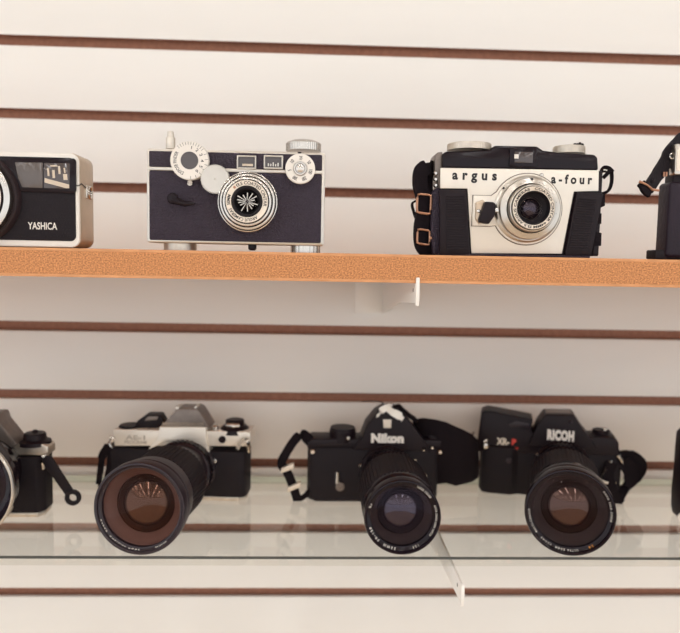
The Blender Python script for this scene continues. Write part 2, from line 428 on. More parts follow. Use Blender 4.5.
# shutter-speed dial
y = -5; cx, cz, r = disc(f, 300.2, 168.6, 14.8, 0, y)
mb = MB(); mb.lathe([(r, -.8), (r, y+.5), (r-.5, y), (r*.5, y), (r*.46, y+.6), (0, y+.6)], cx, cz)
d2 = obj('speed_dial', mb, WHT, C)
mb = MB(); mb.lathe([(r*.46, y+.7), (r*.46, y-.3), (r*.42, y-.8), (r*.34, y-.8), (r*.3, y-.2), (r*.26, y-.2), (r*.26, y-2.6), (r*.2, y-3), (0, y-3)], cx, cz, 40); obj('dial_knob', mb, CHROME, d2)
for i, s in enumerate(('5', '10', '25', '50', '100', '200', '300')):
    a = -100+i*360/7.0
    text_mesh('dial_numerals', s, d2, INK, ring=(cx, cz, r*.6, r*.84, a-4*len(s), a+4*len(s)), y=y, bold=.02)
tx, tz = f.L(299.6, 153.5, -1.2)
mb = MB(); mb.prism([(tx-1.6, tz+1.2), (tx+1.6, tz+1.2), (tx, tz-1.6)], -1.6, -.5); obj('dial_pointer', mb, INK, C)
# rewind knob on top
kx, kz = f.L(303.5, 150, 18)
kr = 17.5/f.k(18); mb = MB()
mb.gear(kx, 18, kr, kz-1, kz+4.5, 44, .5, axis='z'); mb.lathe([(kr-.4, kz+4.4), (kr-1, kz+5.4), (kr-5, kz+7), (0, kz+7.2)], kx, 18, 44, axis='z')
obj('rewind_knob', mb, CHROME, C)
mb = MB(); mb.box(x0+26, x0+52, 10, 20, zt_-.2, zt_+.7, .3); obj('accessory_shoe', mb, SATIN, C)
# lens
yb = -9; cx, cz = f.L(248.4, 202.6, -6); cxf, czf = f.L(246.6, 202.2, -20)
K = f.k(-18); R = 30.2/K
mb = MB()
pr = [(R, -.8), (R, -12), (R-.3, -12.6), (R-.9, -12.8), (R-1.1, -12.2), (R-1.5, -12.2), (R-1.7, -14), (R-2.2, -14.6), (R-3.3, -14.8), (R-3.5, -14), (R-4.0, -14), (R-4.2, -16), (R-4.6, -16.6), (R-5.8, -16.8), (R-6, -16), (R-6.5, -16), (R-6.6, -18), (R-6.8, -18.3), (R-10.6, -18), (R-10.8, -17.6), (R-11.2, -17.6), (R-11.4, -18.8), (R-12.6, -18.6), (R-13, -12), (7.0, -10)]
mt = [0, 0, 0, 1, 1, 1, 0, 0, 1, 1, 1, 0, 0, 1, 1, 1, 0, 2, 1, 1, 1, 1, 1, 1]
mb.lathe(pr, cx, cz, 80, mats=mt, cap=False)
ln = obj('lens', mb, [CHROME, MATB, CREAM], C)
text_mesh('lens_lettering', 'f3.5 COATED CINTAR', ln, INK, ring=(cx, cz, R-9.9, R-7.5, -35, 105), y=-18.2, bold=.02)
text_mesh('lens_lettering', 'ARGUS CAMERAS   50MM', ln, INK, ring=(cx, cz, R-9.9, R-7.5, 145, 290), y=-18.2, bold=.02)
mb = MB(); q = math.radians(-42); mb.lathe([(1.0, -18), (1.0, -18.5), (0, -18.5)], cx+(R-8.7)*math.sin(q), cz+(R-8.7)*math.cos(q), 16); obj('index_dot', mb, COPPER, ln)
mb = MB(); mb.lathe(cap_prof(R-12.9, 2.6, -13.5), cx, cz, 48, cap=False); obj('front_element', mb, F_CLEAR, ln)
mb = MB(); mb.lathe(cap_prof(7.2, 5.4, -10.5, 12), cx, cz, 40, cap=False); obj('inner_element', mb, IN_GREY, ln)
# star of lens reflections, modelled as thin pale metal slivers
mb = MB()
for i in range(14):
    a = 2*PI*i/14+.2+.16*math.sin(i*5.3); q = Vector((math.cos(a), 0, math.sin(a))); p = Vector((-q.z, 0, q.x)); c = Vector((cx, -16.5, cz))
    L1 = 5.6+2.4*((i*7) % 4)/3; 
    v = [c+q*1.2+p*.1, c+q*L1+p*.5, c+q*L1-p*.3, c+q*1.2-p*.1]
    vs = [mb.bm.verts.new(w_+Vector((0, .35*(i % 2), 0))) for w_ in v] + [mb.bm.verts.new(w_+Vector((0, .35*(i % 2)+.2, 0))) for w_ in v]
    for fc in ((0, 1, 2, 3), (7, 6, 5, 4), (0, 4, 5, 1), (1, 5, 6, 2), (2, 6, 7, 3), (3, 7, 4, 0)): mb.bm.faces.new([vs[j] for j in fc])
obj('star_streaks', mb, SATIN, ln)
# feet
u0, _ = f.L(163.5, 248, 14); u1, _ = f.L(196, 248, 14)
mb = MB(); mb.lathe([(0, .0), ((u1-u0)/2, 0), ((u1-u0)/2, zb_+.5), (0, zb_+.5)], (u0+u1)/2, 16, 40, axis='z'); obj('foot', mb, WORN, C)
u0, _ = f.L(290.5, 250, 14); u1, _ = f.L(320.5, 250, 14)
mb = MB(); r = (u1-u0)/2; mb.gear((u0+u1)/2, 16, r, 0.02, zb_+.5, 20, .9, axis='z'); obj('foot', mb, CHROME, C)
px_, _ = f.L(252, 248, 3)
mb = MB(); mb.lathe([(0, .8), (2, .9), (3.2, 2.2), (3.3, zb_+.5), (0, zb_+.5)], px_, 6, 24, axis='z'); obj('tripod_screw', mb, BLK, C)

# ---- silver and black camera with half case
f = Frame(at(520, 255, -240).x, -240, TOPZ)
A = f.empty('viewfinder_camera', 'silver-fronted camera with black ribbed grips sitting in an open black half case', 'camera')
b0 = f.L(440, 255, 0)[0]; b1 = f.L(598.8, 255, 0)[0]; zt_ = f.L(520, 168.8, 0)[1]; zb_ = 1.6
mb = MB(); mb.prism(rrect(b0, b1, zb_, zt_, 1.5), 0, 34, .8); obj('body', mb, BLK, A)
pl = f.P([(440.5, 167.8), (599, 170.3), (598.6, 191), (574, 191.5), (562, 253.8), (471.5, 253.2), (467.5, 188.6), (440.3, 188.3)], -1.2)
mb = MB(); mb.prism(pl, -1.2, .5, .4); fp = obj('front_plate', mb, SILVP, A)
# grips
for q, pts in enumerate(([(439.8, 189.5), (466.3, 189.8), (470.2, 254.6), (440, 254.9)], [(577, 192), (603.5, 193.5), (591.5, 255.6), (565, 255.3)])):
    P = f.P(pts, -3); mb = MB(); mb.prism(P, -3, .5, .8); gp = obj('grip', mb, BLK, A)
    mb = MB(); n = 22
    tl, tr, br, bl = [Vector((a, 0, b)) for a, b in P]
    for i in range(n):
        t = .08+.84*(i+.5)/n
        l = tl.lerp(bl, t); r_ = tr.lerp(br, t); a = l.lerp(r_, .08 if q else .22); b = l.lerp(r_, .80 if q else .92)
        h = (tl-bl).length*.84/n*.28
        mb.prism([(a.x, a.z-h), (b.x, b.z-h), (b.x, b.z+h), (a.x, a.z+h)], -3.7, -2.8, .2)
    obj('grip_ribs', mb, RUB, gp)
# stepped case edge on the right
P = f.P([(598, 194), (604, 194), (603.8, 206), (597, 209), (597, 213.5), (600.5, 213.5), (600.2, 224), (596.5, 224.5), (595, 232), (600.5, 233), (600, 246), (593.5, 246), (592, 255.4), (588, 255.4)], 2)
mb = MB(); mb.prism(P, -.5, 20, .3); obj('case_edge', mb, WEB, A)
# bottom of half case
mb = MB(); q0 = f.L(439, 256, -2)[0]; q1 = f.L(590, 256, -2)[0]; mb.box(q0, q1, -2.6, 34, .02, 1.8, .5); obj('case_base', mb, LEATH, A)
# black top housing
P = f.P([(442.5, 168.2), (442.5, 154), (445.5, 151.5), (489.5, 150), (494.5, 145.6), (537, 146.4), (543, 150.5), (558, 152.5), (594, 154.6), (597.5, 157.5), (598, 170.5)], 2)
mb = MB(); mb.prism(P, 1, 30, 1.6, 3); obj('top_housing', mb, GLOSSB, A)
P = f.P([(434.2, 170), (434.6, 157), (437, 152.5), (442.4, 152), (442.4, 189), (439.5, 191)], 8)
mb = MB(); mb.prism(P, 6, 30, 1, 2); obj('side_cap', mb, GRAYM, A)
P = f.P([(432.5, 254.5), (430.5, 235), (431, 193), (436, 188), (441.5, 188), (441.5, 255)], 6)
mb = MB(); mb.prism(P, 4, 30, 1.2, 2); obj('case_side', mb, LEATH, A)
mb = MB()
for yy in (173, 179, 185):
    cx_, cz_ = f.L(436.3, yy, 3); mb.lathe([(1.6, 8), (1.6, 5), (1, 4.2), (0, 4.2)], cx_, cz_, 14)
obj('side_studs', mb, CHROME, A)
# wind knobs
for a, b, yt, yb2, nm in ((448, 491.5, 143.2, 150.5, 'wind_knob'), (554.5, 585.3, 145.8, 153.6, 'rewind_knob')):
    u0, v1 = f.L(a, yt, 14); u1, v0 = f.L(b, yb2, 14); r = (u1-u0)/2; cx_ = (u0+u1)/2
    mb = MB(); mb.gear(cx_, 16, r, v0-.4, v1-.8, 70, .3, axis='z'); mb.lathe([(r-.2, v1-.9), (r-.5, v1-.2), (r-2, v1), (0, v1)], cx_, 16, 48, axis='z')
    kb = obj(nm, mb, WORN, A)
    if nm == 'rewind_knob':
        mb = MB(); e0 = f.L(573.5, 145, 14)[0]; e1 = f.L(583.5, 145, 14)[0]
        for i in range(4): c_ = e0+(e1-e0)*(i+.5)/4; mb.lathe([(0, v1-.4), (1.3, v1-.4), (1.3, v1+1.6+.8*(i == 2)), (.7, v1+2.4+.8*(i == 2)), (0, v1+2.4)], c_, 14, 12, axis='z')
        obj('knob_crank', mb, BLK, kb)
# viewfinder window
u0, v1 = f.L(510, 147.5, -.6); u1, v0 = f.L(536.5, 167, -.6)
mb = MB(); mb.prism(rrect(u0, u1, v0, v1, 1, 3), -.6, 3, .5)
vf = obj('viewfinder_frame', mb, GLOSSB, A)
u0, v1 = f.L(515, 151.5, -.9); u1, v0 = f.L(532.8, 163, -.9)
mb = MB(); mb.box(u0, u1, -.9, 0, v0, v1, .3); obj('viewfinder_pane', mb, DKGLASS, vf)
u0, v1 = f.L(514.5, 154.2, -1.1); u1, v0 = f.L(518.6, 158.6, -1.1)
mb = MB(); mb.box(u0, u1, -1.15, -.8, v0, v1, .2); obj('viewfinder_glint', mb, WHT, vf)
# lettering
def tpx(F, s, par, m, a, b, y0, y1, yl, bold=0, space=1.0, nm='lettering'):
    u0, v0 = F.L(a, y1, yl); u1, v1 = F.L(b, y0, yl)
    return text_mesh(nm, s, par, m, box=(u0, u1, v0, v1), y=yl, bold=bold, space=space)
tpx(f, 'argus', fp, INK, 452, 497, 173.6, 182.6, -1.25, .04, 1.75)
tpx(f, 'a-four', fp, INK, 551, 592.5, 175.0, 183.6, -1.25, .04, 1.6)
# shutter surround: keyhole plate
K = f.k(-2)
kx, kz = f.L(527, 209.3, -2); R1 = 35/K
P = []
for i in range(41):
    a = math.radians(215-i*(215+145)/40.0); 
    if 152 < (math.degrees(a) % 360) < 208: continue
    P.append((kx+R1*math.cos(a), kz+R1*math.sin(a)))
# order: start lower-left, round over the bottom/right/top to upper-left, then the ear
arc = [math.radians(t) for t in range(-152, 153, 8)]
P = [(kx+R1*math.cos(a), kz+R1*math.sin(a)) for a in arc]
e = f.P([(473.5, 195.3), (472.3, 225.8)], -2)
P += [(P[-1][0]-4, e[0][1]), e[0], e[1], (P[0][0]-4, e[1][1])]
mb = MB(); mb.prism(P, -2.4, -1, .7, ang=.7); sp = obj('shutter_plate', mb, SILVP, A)
mb = MB(); mb.tube([(a*1.0+0, -1.25, b) for a, b in [(kx+(x_-kx)*1.012, kz+(z_-kz)*1.012) for x_, z_ in P]], .4, 6, True); obj('plate_groove', mb, GRAYM, sp)
mb = MB(); cx_, cz_ = f.L(541.8, 175, -3); mb.lathe([(1.5, -1), (1.5, -3), (1, -3.6), (0, -3.6)], cx_, cz_, 18); mb.lathe([(.5, -3.5), (.5, -3.8), (0, -3.8)], cx_, cz_, 12); obj('plate_screw', mb, CHROME, A)
cx, cz = f.L(528.5, 209.3, -5)
mb = MB()
K2 = f.k(-10); Ra = 31.6/K2; Rb = 30/K2; Rc = 23.5/K2; Rd = 21/K2; Re = 16.3/K2
cx, cz = kx, kz
pr = [(Ra+1.5, -2), (Ra+1.5, -4), (Ra, -5.2), (Ra-.8, -5.2), (Ra-.9, -4.6), (Rb+.5, -4.6), (Rb+.5, -9.5), (Rb, -10.3), (Rc+.9, -12.2), (Rc+.5, -11.6), (Rc+.1, -11.6), (Rc, -15.6), (Rc-.6, -16.6), (Rd+.6, -16.9), (Rd+.4, -16.2), (Rd, -16.2), (Rd-.1, -18.6), (Rd-.5, -19), (Re+.3, -18.4), (Re, -18), (Re-.5, -12), (8, -9)]
mt = [0, 0, 0, 2, 2, 0, 0, 0, 2, 2, 0, 0, 0, 2, 2, 0, 1, 1, 2, 2, 2]
mb.lathe(pr, cx, cz, 80, mats=mt, cap=False)
ln = obj('lens', mb, [SATIN, CREAM, MATB], A)
def tick(mb, a, r0, r1, y0, y1, w_=.18):
    a = math.radians(a); q = Vector((math.sin(a), 0, math.cos(a))); mb.tube([Vector((cx, y0, cz))+q*r0, Vector((cx, y1, cz))+q*r1], w_, 5)
mb = MB()
for a in (-75, -50, -35, 28, 40, 55, 75, 100, 160, 200): tick(mb, a, Rc+1.4, Rb-2.4, -12.0, -11.2)
for i in (-2, -1, 0, 1, 2): tick(mb, i*.9, Rb-2.6+abs(i)*.7, Rb-.2, -11.1+.1, -10.5, .4)
for i in (-1, 0, 1): tick(mb, -52+i*1.2, Ra+.1+abs(i)*.5, Ra+1.4, -5.3, -4.7, .4)
obj('scale_marks', mb, INK, ln)
text_mesh('lens_lettering', '100  50', ln, INK, ring=(cx, cz, Rb-4.4, Rb-2.2, -32, -12), y=-11.4, bold=.0)
text_mesh('lens_lettering', '25  10', ln, INK, ring=(cx, cz, Rb-4.4, Rb-2.2, 14, 50), y=-11.4, bold=.0)
text_mesh('lens_lettering', 'COATED CINTAR 44MM f3.5 ARGUS CAMERAS', ln, INK, ring=(cx, cz, Re+.8, Rd-.8, 0, 345), y=-18.95, bold=.02)
mb = MB(); mb.lathe(cap_prof(Re-.6, 2.8, -13.5), cx, cz, 48, cap=False); obj('front_element', mb, F_CLEAR, ln)
mb = MB(); mb.lathe(cap_prof(7.8, 3.4, -9.5, 12), cx, cz, 40, cap=False); obj('inner_element', mb, IN_PURP, ln)
# flash post on the ear
P = f.P([(476.2, 202.5), (482.5, 199.5), (486, 202), (486, 222), (479.5, 224), (475.8, 219)], -6)
mb = MB(); mb.prism(P, -6, -2, .6); ft = obj('flash_contact', mb, CHAMP, A)
P = f.P([(485.5, 201.5), (493.5, 202), (496, 204), (495.5, 215), (489, 224), (480, 222.5), (479.5, 219)], -12)
mb = MB(); mb.prism(P, -12, -5.5, .7); obj('lever_block', mb, BLK, ft)
cx_, cz_ = f.L(478.5, 211, -6.5); mb = MB(); mb.lathe([(1.5, -5.8), (1.5, -6.8), (1, -7.2), (0, -7.2)], cx_, cz_, 16); obj('contact_pin', mb, CHROME, ft)
P = f.P([(494, 208), (499, 208), (499, 212), (494, 212)], -9); mb = MB(); mb.prism(P, -9, -5, .3); obj('contact_tab', mb, CHROME, ft)
# left strap with two buckles
V = f.V
mb = MB(); mb.tube([V(428, 170, 14), V(436, 170.5, 14), V(441, 171.5, 14)], .9, 8); obj('strap_lug', mb, CHROME, A)
mb = MB(); mb.ribbon([V(433, 170, 14), V(427, 167.5, 12), V(421, 172, 9), V(420, 185, 8), V(423.5, 200, 7), V(423, 215, 7), V(421, 228, 7), V(421.5, 243, 8), V(427, 251, 11), V(434, 254, 14)], 12, 2.6, (1, .35, 0))
mb.ribbon([V(428, 171, 16), V(427, 185, 14), V(429, 205, 12), V(428, 225, 12), V(430, 245, 14)], 9, 2, (1, .3, 0))
mb.ribbon([V(420, 200, 12), V(412.5, 203, 12), V(413.5, 211, 12), V(417.5, 221, 12), V(421, 216, 12)], 5, 1.6, (0, 1, 0))
stp = obj('strap', mb, WEB, A)
def buckle(pts, r, par, F=f, m=COPPER):
    P = [Vector(p) for p in pts]; c = sum(P, Vector())/len(P); Q = []
    for i in range(len(P)):
        a, b, d = P[i-1], P[i], P[(i+1) % len(P)]
        Q += [b.lerp(a, .22), b.lerp(a, .08).lerp(b.lerp(d, .08), .5), b.lerp(d, .22)]
    mb = MB(); mb.tube(Q, r, 8, True); return obj('buckle', mb, m, par)
buckle([V(417.5, 193.8, 3), V(431.3, 195, 4), V(430.3, 214.2, 4), V(416.6, 212.4, 3)], .95, stp)
buckle([V(417.6, 229, 4), V(429.8, 230.5, 5), V(429.4, 245, 5), V(417, 243.3, 4)], .9, stp)
mb = MB(); cx_, cz_ = f.L(430.3, 238, 4); mb.lathe([(1.2, 5), (1.2, 3), (0, 2.6)], cx_, cz_, 12); obj('strap_rivet', mb, COPPER, stp)
# right strap loop
mb = MB(); mb.tube([V(598, 171.8, 14), V(606, 171.5, 14)], .9, 8); obj('strap_lug', mb, CHROME, A)
mb = MB(); mb.ribbon([V(600, 178, 16), V(602, 169, 15), V(606.5, 167.5, 14), V(611, 171, 14), V(611.5, 182, 14), V(608, 191, 15), V(599, 194.5, 18)], 7, 2.2, (.3, 1, 0))
mb.ribbon([V(603, 178, 12), V(607, 174, 11), V(610, 170.5, 11), V(612, 172, 11)], 6, 3, (.3, 1, 0))
obj('strap', mb, WEB, A)

# ---- compact camera on the left with white rim
f = Frame(at(30, 247, -244).x, -244, TOPZ)
Yc = f.empty('compact_camera', 'white-rimmed black compact camera with wide twin windows at the left end of the wooden shelf', 'camera')
xr, zt_ = f.L(79.8, 153.6); xl = xr-122; zt_ = f.L(40, 152.2)[1]
mb = MB(); mb.prism(rrect(xl, xr, .05, zt_, 6.5, 8), 0, 32, 1.6, 3); obj('body', mb, CHAMP, Yc)
mb = MB(); mb.prism(rrect(xl+.4, xr-.4, .45, zt_-.4, 6.2, 8), -2.2, .8, .9, 3); rim = obj('front_rim', mb, WHT, Yc); rim['label'] = 'glossy white front rim'
a1, b1_ = f.L(74.6, 157.8, -3.2); b0_ = f.L(40, 240.6, -3.2)[1]
mb = MB(); mb.prism(rrect(xl+4, a1, b0_, b1_, 4, 6), -3.2, -1, .7)
fpn = obj('front_panel', mb, GRAIN, Yc)
mb = MB()
for i in range(16):
    for j in range(12):
        u, v = f.L(20+i*3.2+(j % 2)*1.6, 200+j*3.3, -3.3)
        if (u < a1-3): mb.prism([(u-.55, v), (u, v-.55), (u+.55, v), (u, v+.55)], -3.35, -3)
obj('stippled_grip', mb, BLK, fpn)
P = f.P([(-60, 158), (74, 158.3), (76, 161), (76, 191), (73, 193.5), (22, 191.5), (12, 190), (-60, 190)], -4.4)
mb = MB(); mb.prism(P, -4.4, -3, .6); vis = obj('window_housing', mb, GLOSSB, Yc)
P = f.P([(14.8, 162.2), (42.6, 162.6), (42.6, 188), (22, 187.2), (18, 178)], -4.7)
mb = MB(); mb.prism(P, -4.7, -4, .2); obj('window_pane', mb, MIDGLASS, vis)
P = f.P([(43.8, 162.8), (69.8, 163.4), (69.4, 188.8), (43.8, 188)], -4.7)
mb = MB(); mb.prism(P, -4.7, -4, .2); w2 = obj('window_pane', mb, DKGLASS, vis)
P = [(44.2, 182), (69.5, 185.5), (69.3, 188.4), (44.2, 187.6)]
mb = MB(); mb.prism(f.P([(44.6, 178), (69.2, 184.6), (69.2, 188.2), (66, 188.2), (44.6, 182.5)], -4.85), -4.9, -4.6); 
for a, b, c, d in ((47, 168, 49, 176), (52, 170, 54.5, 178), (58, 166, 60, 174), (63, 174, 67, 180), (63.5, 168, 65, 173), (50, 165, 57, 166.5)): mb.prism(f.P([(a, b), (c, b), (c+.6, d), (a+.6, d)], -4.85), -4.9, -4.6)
obj('window_glints', mb, CHAMP, vis)  # glints on the pane, modelled as pale bars and a diagonal
tpx(f, 'YASHICA', fpn, WHT, 28, 57, 222.6, 229.3, -3.3, .015, 1.0)
# lens
cx, cz = f.L(-28.5, 197, -8); K = f.k(-8); Ro = 44.5/K
mb = MB()
pr = [(Ro+1.5, -2), (Ro+1, -6), (Ro-.5, -8), (Ro-1.6, -8.4), (Ro-2.2, -7.6), (Ro-2.8, -7.6), (Ro-3, -13.5), (Ro-5.8, -14.2), (Ro-7, -14.2), (Ro-7.3, -13.4), (Ro-8, -13.4), (Ro-8.2, -16), (Ro-13, -16), (Ro-13.4, -12), (9, -9), (0, -8)]
mb.lathe(pr, cx, cz, 80, mats=[1, 1, 1, 1, 1, 0, 0, 0, 1, 1, 0, 2, 1, 1, 1], cap=False)
ln = obj('lens', mb, [CHROME, BAF_BK, CREAM], Yc)
mb = MB(); mb.lathe(cap_prof(Ro-13.3, 3, -13), cx, cz, 48, cap=False); obj('front_element', mb, F_CLEAR, ln)
# strap lug and shutter cable on the side
mb = MB(); q = f.L(84.5, 187, 16); xs = xr
mb.box(xs-.4, xs+1.2, 12, 24, q[1]-9, q[1]+1, .5); lg = obj('strap_lug', mb, CHROME, Yc)
mb = MB(); mb.tube([(xs+1.6, 18+4*math.cos(a*PI/8), q[1]-4+4.4*math.sin(a*PI/8)) for a in range(16)], .8, 8, True); obj('lug_ring', mb, CHROME, lg)
mb = MB(); mb.tube([V_ for V_ in (f.V(74, 186, -3.2), f.V(79, 185.6, -2.4), Vector((xs+.3, 2, q[1]+1.2)), Vector((xs+.3, 10, q[1]-.5)), Vector((xs+.3, 14, q[1]-2)))], .35, 6); obj('case_wire', mb, BLK, Yc)

# ---- cased camera at the right edge
f = Frame(at(700, 257, -244).x, -244, TOPZ)
Kc = f.empty('cased_camera', 'purple-black leather cased camera with hanging strap at the right end of the wooden shelf', 'camera')
xl = f.L(668.5, 220, 0)[0]; zt_ = f.L(668, 181, 0)[1]
mb = MB(); mb.prism(rrect(xl, xl+118, 1.5, zt_, 3.5), 0, 20, 3, 4); obj('leather_case', mb, LEATH2, Kc)
mb = MB(); u0, v0 = f.L(645.5, 257, 19); v1 = f.L(645.5, 249.8, 6)[1]; mb.box(u0, u0+120, 3, 19, .03, v1, 1.2); obj('case_flap', mb, GRAIN, Kc)
u0, v0 = f.L(675, 183, 0); v1 = f.L(671, 152, 0)[1]
mb = MB(); mb.prism(rrect(u0, u0+100, v0-2, v1, 3), 3, 17, 1.5, 3); obj('camera_body', mb, BLK, Kc)
u0, v0 = f.L(674.5, 174.5, -3); v1 = f.L(671, 143.5, -3)[1]
mb = MB(); mb.prism(rrect(u0, u0+92, v0, v1, 1), -3, 6, .8, 2); tp = obj('metal_front', mb, SATIN, Kc)
mb = MB(); u1, w1 = f.L(677, 160, -3.6); mb.prism(rrect(u1, u1+85, w1-8, w1+8, 1), -3.8, -2.5, .3); obj('front_inset', mb, CREAM, tp)
mb = MB(); c_ = f.V(672.5, 156, 2); mb.tube([c_+Vector((2.1*math.cos(a*PI/8), 0, 2.1*math.sin(a*PI/8))) for a in range(16)], .7, 8, True); obj('strap_ring', mb, CHROME, Kc)
mb = MB(); mb.ribbon([f.V(684, 140, 6), f.V(672, 152, 5), f.V(662, 168, 4), f.V(652, 183, 3), f.V(648, 190, 2)], [14, 13, 11, 10, 9], 2, (1, .25, -.6))
stp = obj('strap', mb, GRAIN, Kc)
mb = MB(); mb.ribbon([f.V(640.5, 183, 2), f.V(643, 186, 1), f.V(645, 190, 1), f.V(650, 194, 2)], 6, 3, (.6, .2, .8)); obj('strap_end', mb, WEB, stp)
mb = MB(); mb.tube([f.V(639, 181.5, 0), f.V(643, 183, -1), f.V(648, 185.5, -1), f.V(652, 189.5, 0), f.V(659, 190.5, 1)], [1.2, .9, .8, 1, .9], 8); obj('strap_hook', mb, COPPER, stp)
mb = MB(); c_ = f.V(654, 181, .5); mb.lathe([(1.6, 2), (1.6, .8), (0, .3)], c_.x, c_.z, 16); obj('strap_rivet', mb, BLK, stp)
mb = MB()
for a, b in ((664, 172), (666.5, 172)): c_ = f.V(a, b, 2); mb.tube([c_, c_+Vector((0, 0, -3.4))], .8, 8)
obj('case_studs', mb, COPPER, Kc)

# ================================================================== GLASS SHELF
GZ = gt
def long_lens(F, cam_e, mount, front, rf, rm, L, front_m, inner, baffle, ring_text, knurl=True, taper=.92, r2=.55, Rc2=1.0, text_r=(.9, .97), amber=False, glassr=.86, mid=.86):
    """mount, front: local points (mm); rf, rm: radius at the front and at the mount"""
    d = (front-mount); L = d.length
    o_q = Vector((0, -1, 0)).rotation_difference(d.normalized())
    G = rf*glassr; m2 = max(.93, mid*.98)
    mb = MB()
    pr = [(rm*.9, 1), (rm*1.0, 0), (rm*1.0, -L*.10), (rm*.94, -L*.115), (rm*.94, -L*.2), (rm*1.02, -L*.22), (rm*1.02, -L*.28), (rf*mid*.98, -L*.33), (rf*mid*.98, -L*.70), (rf*m2*.98, -L*.72), (rf*m2, -L*.80), (rf*m2*1.03, -L*.81), (rf*m2*1.035, -L*.86), (rf*min(1, m2), -L*.875), (rf*.93, -L*.9), (rf, -L*.915), (rf, -L+1.5), (rf*.985, -L+.2), (rf*.95, -L), (rf*.93, -L+.8), (rf*.92, -L+3.0), (G*1.035, -L+4.2), (G, -L+4.4), (G*.99, -L+6.5)]
    mb.lathe(pr, 0, 0, 72, cap=False)
    ln = obj('lens', mb, PURP if not baffle == BAF_BK else GLOSSB, cam_e)
    ln.location = mount*.001; ln.rotation_mode = 'QUATERNION'; ln.rotation_quaternion = o_q
    mb = MB()
    mb.gear(0, 0, rf*mid*1.03, -L*(.8 if mid > .95 else .69), -L*.35, 54, .7)
    obj('focus_ring', mb, RUB, ln)
    mb = MB(); mb.gear(0, 0, rm*1.06, -L*.10, -L*.03, 40, .9); obj('aperture_ring', mb, BLK, ln)
    optics(ln, 0, 0, -L+6.2, G, front_m, inner, baffle, r2=r2, Rc2=Rc2, deep=9)
    for s, a0, a1, m in ring_text:
        text_mesh('lens_lettering', s, ln, m, ring=(0, 0, G*1.04, rf*.915, a0, a1), y=-L+3.2, bold=.0, th=1.2, space=1.7)
    return ln
def knob(mb, x, y, z0, r, h, teeth=36): mb.gear(x, y, r, z0, z0+h*.8, teeth, .35, axis='z'); mb.lathe([(r-.5, z0+h*.78), (r-1, z0+h), (0, z0+h)], x, y, 32, axis='z')

# ---- silver-topped reflex with the big amber lens
YA = -74
f = Frame(at(182, 497, YA).x, YA, GZ, -5)
S = f.empty('reflex_camera', 'silver-topped black reflex camera with a huge amber zoom lens', 'camera')
L_ = f.L
a0, _ = L_(107, 480, 0); a1, _ = L_(250.5, 480, 18); zt_ = L_(180, 448, 0)[1]
mb = MB(); mb.prism([(a0, 2), (a0+2, -6), (a0+8, -8), (a1-8, -8), (a1-2, -6), (a1, 2), (a1, 20), (a1-4, 24), (a0+4, 24), (a0, 20)], 4.2, zt_, 1.2, axis='z', ang=.8)
obj('body', mb, GRAIN, S)
mb = MB(); mb.prism([(a0+1, 1), (a0+8, -7), (a1-8, -7), (a1-1, 1), (a1-2, 22), (a0+2, 22)], 0.03, 4.4, .8, axis='z'); obj('base_plate', mb, WORN, S)
P = f.P([(114, 446.2), (113, 429.3), (250.5, 431.8), (250.5, 446.5)], -6); mb = MB(); mb.prism(P, -6, 22, 1.3, 3)
tp = obj('top_plate', mb, SILVP, S); tp['label'] = 'pale silver top plate'
P = f.P([(147.5, 450), (158, 437), (159, 427), (206, 427.5), (206, 437), (211, 462), (205, 462), (198, 450), (186, 442), (168, 441)], -11)
mb = MB(); mb.prism(P, -11, 4, 1, 2); obj('mirror_housing', mb, SILVP, S)
P = f.P([(159.5, 428), (175.5, 410.5), (178, 409), (196, 409), (199, 411), (210, 428.5)], -8)
mb = MB(); mb.prism(P, -8, 18, 1.2, 2); ph = obj('prism_housing', mb, GRAYM, S)
mb = MB()
for i in range(22):
    q = f.V(163+i*1.9, 425, -8.3); mb.box(q.x-.3, q.x+.3, -8.5, -7.6, q.z-1, q.z+2.6)
obj('prism_ribs', mb, CHAMP, ph)
P = f.P([(176, 409.8), (176, 406.5), (179, 406.5), (180, 409), (193.5, 409), (195, 406), (197.5, 406), (197.5, 410)], 0); mb = MB(); mb.prism(P, -2, 14, .3); obj('hot_shoe', mb, SATIN, S)
x_, z_ = L_(130, 430, 6); mb = MB(); knob(mb, x_, 6, z_-.5, 11, 6.5); obj('speed_dial', mb, BLK, S)
x_, z_ = L_(150, 428.5, 6); mb = MB(); P = f.P([(133, 429), (137, 421), (146, 414.5), (160, 414.5), (164, 422), (162, 429)], 2); mb.prism(P, 2, 16, 1.2); obj('wind_lever', mb, BLK, S)
mb = MB(); P = f.P([(144, 421), (148, 416.5), (158, 416.5), (157, 420)], 1.5); mb.prism(P, 1.5, 5, .4); obj('shutter_button', mb, GRAYM, S)
x_, z_ = L_(234.5, 432, 6); mb = MB(); mb.lathe([(0, z_-.5), (15.5, z_-.5), (14.5, z_+4), (11.5, z_+7), (9.5, z_+7), (9.5, z_+12), (8, z_+13), (0, z_+13)], x_, 8, 36, axis='z'); kb = obj('rewind_knob', mb, BLK, S)
mb = MB(); mb.tube([(x_-6, -.5, z_+8.5), (x_, -2.5, z_+8.5), (x_+6, -.5, z_+8.5)], [2.3, 2.8, 2.3], 12); obj('rewind_crank', mb, CHROME, kb)
x_, z_ = L_(215.5, 427, 0); mb = MB(); mb.lathe([(0, z_-5), (3.2, z_-5), (3.2, z_+1), (2, z_+2), (0, z_+2)], x_, 0, 20, axis='z'); obj('pin_stud', mb, CHROME, S)
x_, z_ = L_(222.3, 439.5, -6.5); mb = MB(); mb.lathe([(3.6, -5), (3.6, -7.4), (2.8, -8), (0, -8)], x_, z_, 24); obj('flash_socket', mb, BLK, S)
